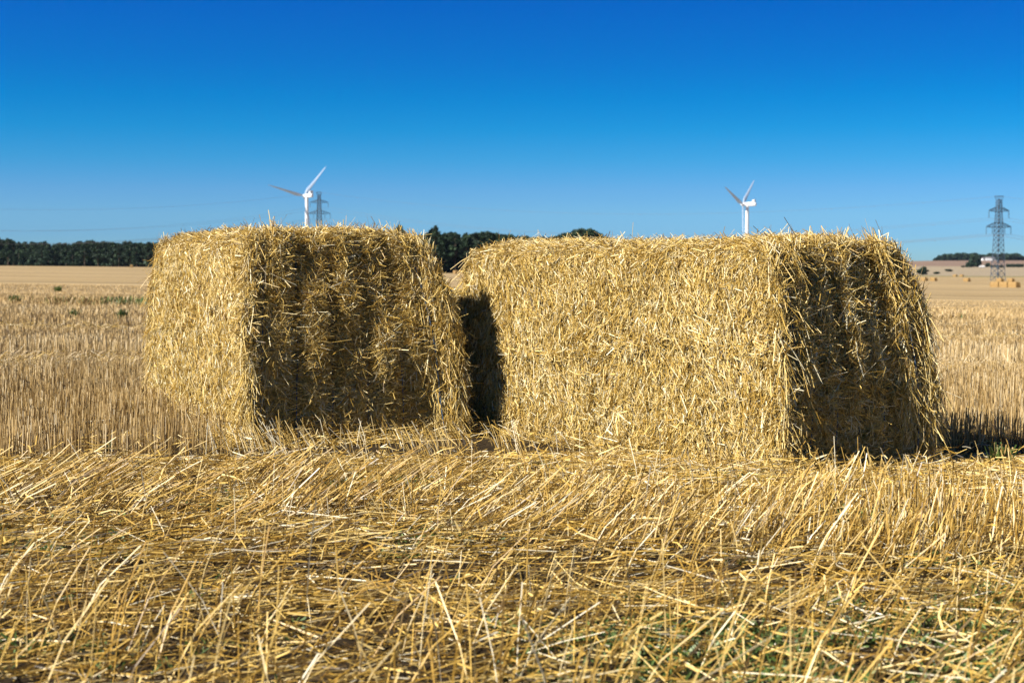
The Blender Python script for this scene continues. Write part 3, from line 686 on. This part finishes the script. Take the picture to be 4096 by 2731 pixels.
# ------------------------------------------------------------------ trees
def make_tree(kind, seed, H):
    rng = np.random.default_rng(seed)
    root = empty('pine_tree' if kind == 'pine' else 'broadleaf_tree')
    tb = Buf(); top = H * (0.9 if kind != 'broad' else 0.7); cx = 0; pts = [(0, 0, -0.3)]
    for k in range(1, 6): pts.append((rng.normal(0, .12) * k / 3, rng.normal(0, .12) * k / 3, top * k / 5))
    r0 = H * 0.016
    for k in range(5): tb.bar(pts[k], pts[k + 1], r0 * (1 - k * .17), r0 * (1 - (k + 1) * .17), n=6)
    cb = Buf(); cl = []
    if kind == 'pine':
        base = H * rng.uniform(0.28, 0.42); nc = 34
        for k in range(nc):
            t = (k + rng.random()) / nc; z = base + (H - base) * t
            R = H * 0.20 * (1 - t) ** 0.6 * rng.uniform(0.55, 1.15) + 0.3
            a = rng.uniform(0, 6.28); cl.append((math.cos(a) * R, math.sin(a) * R, z, H * rng.uniform(.05, .085) * (1.15 - .5 * t)))
    elif kind == 'low':
        base = H * 0.05; nc = 40
        for k in range(nc):
            t = (k + rng.random()) / nc; z = base + (H - base) * t
            R = H * 0.24 * math.sqrt(max(0.02, 1 - t ** 1.8)) * rng.uniform(0.4, 1.1)
            a = rng.uniform(0, 6.28); cl.append((math.cos(a) * R, math.sin(a) * R, z, H * rng.uniform(.06, .10) * (1.1 - .4 * t)))
    else:
        base = H * 0.15; nc = 46
        for k in range(nc):
            v = rng.normal(size=3); v /= np.linalg.norm(v); rr = rng.uniform(.55, 1) 
            cl.append((v[0] * H * .38 * rr, v[1] * H * .38 * rr, H * .55 + v[2] * H * .38 * rr, H * rng.uniform(.09, .15)))
    for (x, y, z, s) in cl:
        if kind != 'low': tb.bar((pts[2][0], pts[2][1], z - s * 1.5), (x * .8, y * .8, z), r0 * .28, r0 * .1)
        m = 60; p = rng.normal(size=(m, 3)); p = p / np.linalg.norm(p, axis=1, keepdims=True) * (rng.random((m, 1)) ** .4) * s * np.array([1.15, 1.15, .75])
        c = p + np.array([x, y, z]); u = norm(rng.normal(size=(m, 3))); w_ = norm(np.cross(u, rng.normal(size=(m, 3))))
        L_ = s * rng.uniform(.3, .62, (m, 1))
        v = np.stack([c - u * L_, c - w_ * L_ * .5, c + u * L_, c + w_ * L_ * .5], 1)
        cb.add(v.reshape(-1, 3), np.arange(4 * m).reshape(m, 4), np.repeat(np.clip(.5 + rng.normal(0, .25) + rng.normal(0, .12, m), 0, 1), 4))
    tb.build('trunk', M_BARK, root); cb.build('crown', M_FOL if kind != 'broad' else M_FOL2, root)
    return root
PINES = [make_tree('pine', s, 15) for s in (1, 2, 3, 4)] + [make_tree('low', s, 15) for s in (5, 6, 7, 8)]
used = set(); BROAD_SET = []
def tree(proto, px, d, hpx, label, cat='tree', group=None, name=None, dy=0, sx=None):
    """hpx: height in photograph pixels"""
    o = proto if id(proto) not in used else copy_tree(proto)
    used.add(id(proto))
    x, y, z = at(px, d)
    H = hpx / FP * d; s = H / 15.0
    if proto in BROAD_SET: z -= 0.16 * H
    o.location = (x, y, z); o.rotation_euler = (0, 0, random.uniform(0, 6.28)); o.scale = ((sx or 1) * s, (sx or 1) * s, s)
    if name: o.name = name
    tag(o, label, cat, group); return o
def wood_d(px): return float(np.interp(px, [-400, 0, 540, 1700, 2500], [950, 930, 860, 590, 590]))
top_prof = [(-400, 955), (0, 947), (16, 960), (48, 948), (67, 968), (107, 966), (115, 980), (134, 966), (171, 968), (188, 962), (201, 984), (241, 966), (268, 972), (295, 974), (321, 960), (343, 966), (375, 959), (402, 968), (439, 966), (482, 972), (509, 967), (570, 970), (900, 960), (1150, 962), (1550, 945), (1600, 908), (1640, 945), (1719, 931), (1740, 905), (1755, 936), (1806, 929), (1840, 942), (1908, 929), (1955, 929), (2002, 937), (2074, 945), (2200, 948), (2290, 925), (2330, 914), (2376, 922), (2420, 950), (2500, 950)]
tpx, tpy = zip(*top_prof)
px = -380.0; k = 0
GW = 'trees along the front of the dark wood'
while px < 2460:
    d = wood_d(px) + random.uniform(-8, 8)
    zb = at(px, d)[2]; basepx = 1055 - (zb - EYE) / d * FP
    tops = np.interp(px, tpx, tpy) + random.uniform(-2, 7)
    gap = 1790 < px < 1905
    proto = PINES[random.randrange(4)] if (gap or random.random() < 0.3) else PINES[4 + random.randrange(4)]
    left = px < 600
    lbl = ('dark evergreen in the front edge of the left wood' if left else
           'tall dark pine with bare trunk seen in the gap between the bales' if 1700 < px < 1900 else
           'dark evergreen of the wood behind the bales')
    tree(proto, px, d, basepx - tops, lbl, 'tree', GW if left else ('pines seen in the gap' if 1700 < px < 1900 else 'trees of the wood behind the bales'), sx=random.uniform(0.95, 1.25))
    px += random.uniform(19, 28) * (900 / d) * (1.25 if gap else 1); k += 1
tree(PINES[0], 1740, 580, 188, 'tallest pointed pine, at the left side of the gap between the bales', group=None, sx=0.6)
tree(PINES[5], 1602, 585, 182, 'round-topped tree rising just above the top of the left bale', group=None, sx=0.8)
# the depth of the wood behind its front row reads as one mass
wb = Buf(); trk = Buf()
for row in range(3):
    px = -380.0
    while px < 2460:
        if not (1838 < px < 1862):
            d = wood_d(px) + 14 + row * 9 + random.uniform(-3, 3); x, y, z = at(px, d)
            zt = EYE + (1055 - (np.interp(px, tpx, tpy) + 3 + random.uniform(0, 9))) / FP * d
            H = zt - z; m = 260; t = RNG.random(m); R = H * .24 * np.sqrt(np.maximum(.03, 1 - t ** 2)); a = RNG.uniform(0, 6.28, m); rr = RNG.random(m) ** .5
            c = np.stack([x + np.cos(a) * R * rr, y + np.sin(a) * R * rr, z + t * H], 1)
            u = norm(RNG.normal(size=(m, 3))); w_ = norm(np.cross(u, RNG.normal(size=(m, 3)))); L_ = RNG.uniform(.7, 1.5, (m, 1))
            v = np.stack([c - u * L_, c - w_ * L_ * .6, c + u * L_, c + w_ * L_ * .6], 1)
            wb.add(v.reshape(-1, 3), np.arange(4 * m).reshape(m, 4), np.repeat(np.clip(RNG.normal(.35, .2, m), 0, 1), 4))
            wb.bar((x, y, z - .3), (x, y, z + H * .8), .18, .08, n=6, mi=1)
        px += random.uniform(15, 24)
tag(wb.build('wood', [M_FOL, M_BARK]), 'dense dark interior of the wood behind its front row', 'wood', kind='stuff')

BROAD = [make_tree('broad', s, 15) for s in (21, 22, 23)]
BROAD_SET += BROAD
GH = 'trees of the round-topped copse on the far hill'
hp = [(3737, 8), (3752, 20), (3768, 30), (3784, 34), (3800, 35), (3816, 35), (3834, 38), (3852, 40), (3868, 37), (3884, 37), (3900, 38), (3938, 33), (3955, 36), (3975, 36), (3992, 36), (4008, 36), (4026, 36), (4042, 38), (4060, 37), (4074, 32), (4086, 22)]
hill_base = lambda p: 1055 - (at(p, 2600)[2] - EYE) / 2600 * FP
for i, (p, h) in enumerate(hp):
    tree(BROAD[i % 3], p, 2600 + random.uniform(-15, 15), max(12, h + 3), 'round dark tree of the copse crowning the far hill', 'tree', GH, sx=1.5 if h > 25 else 1.9)
for p in range(4102, 4400, 16): tree(BROAD[p % 3], p, 2640, 10 + random.uniform(0, 4), 'low tree trailing off the far hill copse at the frame edge', 'tree', 'low trees beyond the copse', sx=1.4)
tree(BROAD[0], 3895, 1560, 66, 'tall dark tree standing before the hill copse, left of the pylon', sx=0.85)
tree(BROAD[1], 3876, 1555, 30, 'low bushy tree at the left foot of the tall tree below the copse', sx=1.3)
tree(BROAD[2], 3908, 1570, 40, 'low bushy tree at the right foot of the tall tree below the copse', sx=0.9)
tree(BROAD[2], 3948, 1570, 24, 'small square-looking tree between the tall tree and the pylon', sx=1.0)
for j, (p, h, lb_) in enumerate([(3850, 10, 'leftmost small bush of the hedge below the copse'), (3868, 12, 'hedge bush under the tall tree, left'), (3925, 9, 'hedge bush right of the tall tree'), (3965, 12, 'hedge bush just left of the pylon'), (3985, 13, 'hedge bush behind the pylon legs'), (4003, 12, 'last hedge bush right of the pylon')]):
    tree(BROAD[j % 3], p, 1540, h, lb_, 'bush', 'bushes of the far hedge', sx=1.9, name='bush')
for j, p in enumerate(range(4026, 4096, 7)):
    tree(BROAD[j % 3], p, 1540, 19, 'young slim tree in the even row at the right edge', 'tree', 'row of young trees at the right edge', sx=0.6)
tree(BROAD[0], 3690, 960, 42, 'big dark bush peeping past the right edge of the right bale', 'bush', sx=1.3, name='bush')
tree(BROAD[1], 3744, 1010, 13, 'small dark bush left of the two tiny bales', 'bush', sx=2.4, name='bush')
tree(BROAD[2], 3793, 1180, 14, 'low wide bush in the middle of the pale far field', 'bush', sx=2.6, name='bush')

# ------------------------------------------------------------------ farm buildings at the copse
def house(px, d, w, dp, h, label, rz=0.2):
    x, y, z = at(px, d); r = empty('farmhouse', (x, y, z - 0.3), rz)
    b = Buf(); b.box((0, 0, h / 2), (w, dp, h)); b.build('wall', M_WALL, r)
    b = Buf(); e = .4; v = [(-w/2-e, -dp/2-e, h), (w/2+e, -dp/2-e, h), (w/2+e, 0, h+2.2), (-w/2-e, 0, h+2.2), (-w/2-e, dp/2+e, h), (w/2+e, dp/2+e, h)]
    b.add(v, [(0, 1, 2, 3), (3, 2, 5, 4), (0, 3, 4, 0), (1, 5, 2, 1), (0, 4, 5, 1)])
    b.build('roof', M_ROOF, r)
    for k in (-.3, 0.3):
        b = Buf(); b.box((k * w, -dp / 2 - .03, h * .55), (1.2, .08, 1.2)); b.build('window', M_PANE, r)
    b = Buf(); b.box((0, -dp / 2 - .03, 1.05), (1.0, .08, 2.0)); b.build('door', M_ROOF, r)
    tag(r, label, 'house', 'white farm buildings under the hill copse')
house(3934, 2560, 7, 6, 4.0, 'left white building under the trees on the far hill')
house(3951, 2550, 8, 6, 4.6, 'middle white building under the trees on the far hill', -.1)
house(3969, 2560, 6, 6, 4.2, 'right white building beside the pylon on the far hill', .3)
# a white van on the lane below
x, y, z = at(3927, 1530); vr = empty('van', (x, y, z))
b = Buf(); b.box((0, 0, 1.25), (4.6, 1.9, 1.7)); b.box((-2.6, 0, .95), (.8, 1.85, 1.1)); b.build('body', M_WALL, vr)
for sx_ in (-1.5, 1.5):
    for sy_ in (-.9, .9): b = Buf(); b.bar((sx_, sy_ - .1, .4), (sx_, sy_ + .1, .4), .4, n=12); b.build('wheel', M_ROOF, vr)
b = Buf(); b.box((-2.3, 0, 1.7), (.9, 1.7, .6)); b.build('windscreen', M_PANE, vr)
tag(vr, 'tiny white vehicle in the far hedge left of the pylon', 'van')

# ------------------------------------------------------------------ electricity pylons and their wires
PX = 600 / FP
def make_pylon(ext=0.0, arm=1.0):
    r = empty('pylon')
    Ht = 32.6
    half = lambda z: float(np.interp(z, [-12, 0, 21, 28.0, 31.2, Ht], [2.7, 1.95, 1.15, 0.85, 0.75, 1.1]))
    b = Buf(); levels = [-ext * q_ / 3 for q_ in range(3, 0, -1)] * (ext > 0) + [0, 2.6, 5.1, 7.5, 9.7, 11.8, 13.8, 15.7, 17.5, 19.2, 20.8, 22.3, 23.7, 25.1, 26.5, 27.8, 29.0, 30.1, 31.2]
    cs = [(-1, -1), (1, -1), (1, 1), (-1, 1)]
    for z0, z1 in zip(levels[:-1], levels[1:]):
        h0, h1 = half(z0), half(z1)
        for k in range(4):
            a, c = cs[k], cs[(k + 1) % 4]
            b.bar((a[0]*h0, a[1]*h0, z0), (a[0]*h1, a[1]*h1, z1), .15)
            b.bar((a[0]*h0, a[1]*h0, z0), (c[0]*h1, c[1]*h1, z1), .10)
            b.bar((c[0]*h0, c[1]*h0, z0), (a[0]*h1, a[1]*h1, z1), .10)
            b.bar((a[0]*h1, a[1]*h1, z1), (c[0]*h1, c[1]*h1, z1), .08)
    b.build('lattice_tower', M_STEEL, r)
    b = Buf(); z0, z1 = 31.2, Ht; h0, h1 = .85, 1.3
    for k in range(4):
        a, c = cs[k], cs[(k + 1) % 4]
        b.bar((a[0]*h0, a[1]*h0, z0), (a[0]*h1, a[1]*h1*.7, z1), .09); b.bar((a[0]*h1, a[1]*h1*.7, z1), (c[0]*h1, c[1]*h1*.7, z1), .09)
        b.bar((a[0]*h0, a[1]*h0, z0), (c[0]*h1, c[1]*h1*.7, z1), .05)
    b.build('earth_wire_peak', M_STEEL, r)
    ins = []
    for (zl_, zt, L_) in ((26.7, 28.6, 5.0), (20.5, 22.8, 6.2)):
        b = Buf(); h = half(zl_); ht = half(zt)
        for s in (-1, 1):
            for e in (-1, 1):
                b.bar((s*h, e*h, zl_), (s*L_, e*.12, zl_ + .25), .09); b.bar((s*ht*.6, e*ht, zt), (s*L_, e*.12, zl_ + .45), .09)
                for t in (.3, .55, .78): 
                    p0 = np.array((s*(h + (L_-h)*t), e*(h*(1-t) + .12*t), zl_ + .25*t)); p1 = np.array((s*(ht*.6 + (L_-ht*.6)*t), e*(ht*(1-t)+.12*t), zt + (zl_+.45-zt)*t))
                    b.bar(p0, p1, .07); t2 = max(0, t - .25); p2 = np.array((s*(ht*.6 + (L_-ht*.6)*t2), e*(ht*(1-t2)+.12*t2), zt + (zl_+.45-zt)*t2)); b.bar(p0, p2, .07)
        b.build('cross_arm', M_STEEL, r)
        xs = (-L_, L_) if L_ < 5.5 else (-L_, -L_ * .5, L_ * .5, L_)
        for xx in xs:
            b = Buf(); z_ = zl_ + .2
            b.bar((xx, 0, z_), (xx, 0, z_ - 2.7), .07, n=6)
            for q_ in range(9): b.bar((xx, 0, z_ - .3 - q_ * .27), (xx, 0, z_ - .42 - q_ * .27), .2, .14, n=8)
            b.build('insulator', M_GLASSY, r); ins.append((xx, 0, z_ - 2.7))
    return r, ins
PY, INS = make_pylon()
pos = {}
def pylon(key, px, d, rz, label, proto=None, base=None):
    o = proto or copy_tree(PY)
    x, y, z = at(px, d)
    if base is not None: z = base
    o.location = (x, y, z); o.rotation_euler = (0, 0, rz)
    tag(o, label, 'pylon', 'pylons of the high-voltage line'); pos[key] = (x, y, z, rz); return o
pylon('R', 3990, 600, 0.45, 'lattice electricity pylon standing in the field at the far right', PY, base=EYE - (1123 - 1055) / FP * 600)
pylon('L', 1279, 865, 0.05, 'lattice electricity pylon rising behind the left bale, right beside a turbine', make_pylon(12.0)[0], base=EYE + (1055 - 770) / FP * 865 - 32.6)
pylon('A', -1300, 620, 0.15, 'lattice electricity pylon beyond the left edge of the photo')
pylon('B', 6400, 520, -0.15, 'lattice electricity pylon beyond the right edge of the photo')
names = ['left wire of the upper cross arms', 'right wire of the upper cross arms', 'outer left wire of the lower cross arms', 'inner left wire of the lower cross arms', 'inner right wire of the lower cross arms', 'outer right wire of the lower cross arms', 'earth wire joining the pylon peaks']
for wi, loc in enumerate(INS + [(0, 0, 32.6)]):
    b = Buf()
    def wp(k):
        x, y, z, rz = pos[k]; c, s = math.cos(rz), math.sin(rz)
        return np.array((x + loc[0] * c - loc[1] * s, y + loc[0] * s + loc[1] * c + loc[0] * 0.6 * 0, z + loc[2]))
    for a, c, sag in (('A', 'L', 11.5), ('L', 'R', 10.8), ('R', 'B', 9.0)):
        # three dimensional spread: the conductors also sit a little before/behind one another
        p0, p1 = wp(a), wp(c); prev = p0; sg = sag * (0.86 if wi == 6 else 1)
        for t in np.linspace(0, 1, 29)[1:]:
            p = p0 + (p1 - p0) * t; p[2] -= sg * 4 * t * (1 - t); b.bar(prev, p, .03, n=4, caps=False); prev = p
        if wi in (1, 5, 6):
            for t in np.linspace(.08, .92, 9):
                p = p0 + (p1 - p0) * t; p[2] -= sg * 4 * t * (1 - t); b.box(p - np.array((0, 0, .15)), (.22, .22, .3))
    o = b.build('power_line', M_WIRE); tag(o, names[wi] + ' running from pylon to pylon', 'power line', 'wires of the high-voltage line')

# ------------------------------------------------------------------ wind turbines
def blade_mesh(R):
    b = Buf(); st = [(0.02, .75, .75, 0), (0.06, .75, .7, 0), (0.12, 1.35, .5, 18), (0.2, 1.75, .38, 14), (0.35, 1.4, .26, 9), (0.55, 1.05, .18, 5), (0.75, .75, .11, 2), (0.92, .48, .07, 0), (1.0, .12, .03, 0)]
    n = 12; rings = []
    for t, ch, th, tw in st:
        a = np.arange(n) * 2 * math.pi / n; X = np.cos(a) * ch + (ch - .75) * -.5; Y = np.sin(a) * th
        c, s = math.cos(rad(tw)), math.sin(rad(tw))
        rings.append(np.stack([X * c - Y * s, X * s + Y * c - 0.0, np.full(n, t * R)], 1))
    v = np.vstack(rings); q = []
    for k in range(len(st) - 1):
        for j in range(n): q.append((k*n + j, k*n + (j+1) % n, (k+1)*n + (j+1) % n, (k+1)*n + j))
    b.add(v, q); e = (len(st) - 1) * n
    b.add(v[e:], [(0, 1, 2, 3), (0, 3, 4, 5), (0, 5, 6, 7), (0, 7, 8, 9), (0, 9, 10, 11)])
    return b
M_BLADE = simple('blade_shade_tint', (0.44, 0.54, 0.68), 0.4, var=0.03, scale=0.1)  # white blades; the bluish tone of their shaded side is put into the colour
def turbine(px_t, hub_y, d, ax, angles, label, R=40.5):
    """px_t: tower column; ax: horizontal axis direction (towards the nose)"""
    x, y, z = at(px_t, d); zh = EYE + (1055 - hub_y) / FP * d
    r = empty('wind_turbine', (x, y, z)); Hh = zh - z
    b = Buf(); b.bar((0, 0, -1), (0, 0, Hh - 1.4), 2.25, 1.55, n=32, caps=False); b.build('tower', M_WHITE, r, smooth=True)
    ax = np.array([ax[0], ax[1], 0.0]); ax /= np.linalg.norm(ax); sd = np.array([-ax[1], ax[0], 0])     # sd: sideways
    M3 = np.stack([ax, sd, np.array([0, 0, 1.0])], 1)
    b = Buf()
    # nacelle: a rounded hull lofted along the axis
    secs = [(3.0, 1.2, 1.3, 0), (2.2, 1.65, 1.7, 0), (-1, 1.85, 1.9, 0), (-6, 1.8, 1.95, .05), (-8.3, 1.6, 1.8, .1), (-9.0, 1.1, 1.3, .1)]
    n = 16; rg = []
    for (t, hw, hh, dz_) in secs:
        a = np.arange(n) * 2 * math.pi / n; cx_, sn = np.cos(a), np.sin(a)
        rg.append(np.stack([np.full(n, t), np.sign(cx_) * np.abs(cx_) ** .5 * hw, np.sign(sn) * np.abs(sn) ** .5 * hh + dz_], 1) @ M3.T + np.array([0, 0, Hh]))
    v = np.vstack(rg); q = [(k*n + j, k*n + (j+1) % n, (k+1)*n + (j+1) % n, (k+1)*n + j) for k in range(len(secs)-1) for j in range(n)]
    b.add(v, q)
    for e in (0, (len(secs) - 1) * n): b.add(v[e:e+n], [(0, k, k+1, (k+2) % n) for k in range(1, n - 1, 2)])
    b.build('nacelle', M_WHITE, r, smooth=True)
    b = Buf(); b.box(np.array([-6.6, 0, 2.9]) @ M3.T + np.array([0, 0, Hh]), (2.2, 3.0, 2.2), rot=M3); b.box(np.array([-7.6, 0, 3.2]) @ M3.T + np.array([0, 0, Hh]), (.5, 3.4, 2.8), rot=M3); b.build('cooler', M_WHITE, r)
    hubc = np.array([0, 0, Hh]) + ax * 4.4
    b = Buf(); rg = []
    for (t, rr) in ((-1.4, 1.5), (-.6, 1.65), (.6, 1.6), (1.5, 1.2), (2.1, .7), (2.35, .1)):
        a = np.arange(n) * 2 * math.pi / n; rg.append(np.stack([np.full(n, t), np.cos(a) * rr, np.sin(a) * rr], 1) @ M3.T + hubc)
    v = np.vstack(rg); b.add(v, [(k*n + j, k*n + (j+1) % n, (k+1)*n + (j+1) % n, (k+1)*n + j) for k in range(5) for j in range(n)]); b.build('hub', M_WHITE, r, smooth=True)
    right = -sd if (-sd)[0] > 0 else sd
    for a in angles:
        up = np.array([0, 0, 1.0]) * math.cos(rad(a)) + right * math.sin(rad(a))
        up = up * math.cos(rad(3.2)) + ax * math.sin(rad(3.2))
        ch = np.cross(up, ax); ch /= np.linalg.norm(ch); ch = ch * math.cos(rad(45)) + ax * math.sin(rad(52)); ch -= up * np.dot(ch, up); ch /= np.linalg.norm(ch); th = np.cross(up, ch)
        o = blade_mesh(R).build('blade', M_BLADE, r, smooth=True)
        o.matrix_local = Matrix((( -ch[0], th[0] * -1, up[0], hubc[0]), (-ch[1], -th[1], up[1], hubc[1]), (-ch[2], -th[2], up[2], hubc[2]), (0, 0, 0, 1)))
    tag(r, label, 'wind turbine', 'wind turbines behind the bales'); return r
turbine(1230, 784, 1480, (-.68, .73), (43, -77, 163), 'white wind turbine behind the left bale, beside a lattice pylon')
turbine(2986, 818, 1480, (-.85, .53), (52, -68, 172), 'white wind turbine behind the right bale, a blade hanging straight down')

# ------------------------------------------------------------------ the air
hz = Buf(); hz.box((0, 1250, 45), (3000, 3300, 150)); ho = hz.build('haze', []) ; ho.data.materials.clear()
mh = bpy.data.materials.new('air'); mh.use_nodes = True; nt = mh.node_tree; nt.nodes.clear()
vo = nt.nodes.new('ShaderNodeVolumePrincipled'); vo.inputs['Density'].default_value = 0.00002; vo.inputs['Color'].default_value = (0.55, 0.75, 1.0, 1); vo.inputs['Anisotropy'].default_value = 0.1
mo = nt.nodes.new('ShaderNodeOutputMaterial'); nt.links.new(vo.outputs['Volume'], mo.inputs['Volume']); ho.data.materials.append(mh)
tag(ho, 'thin summer haze over the fields', 'haze', kind='stuff')
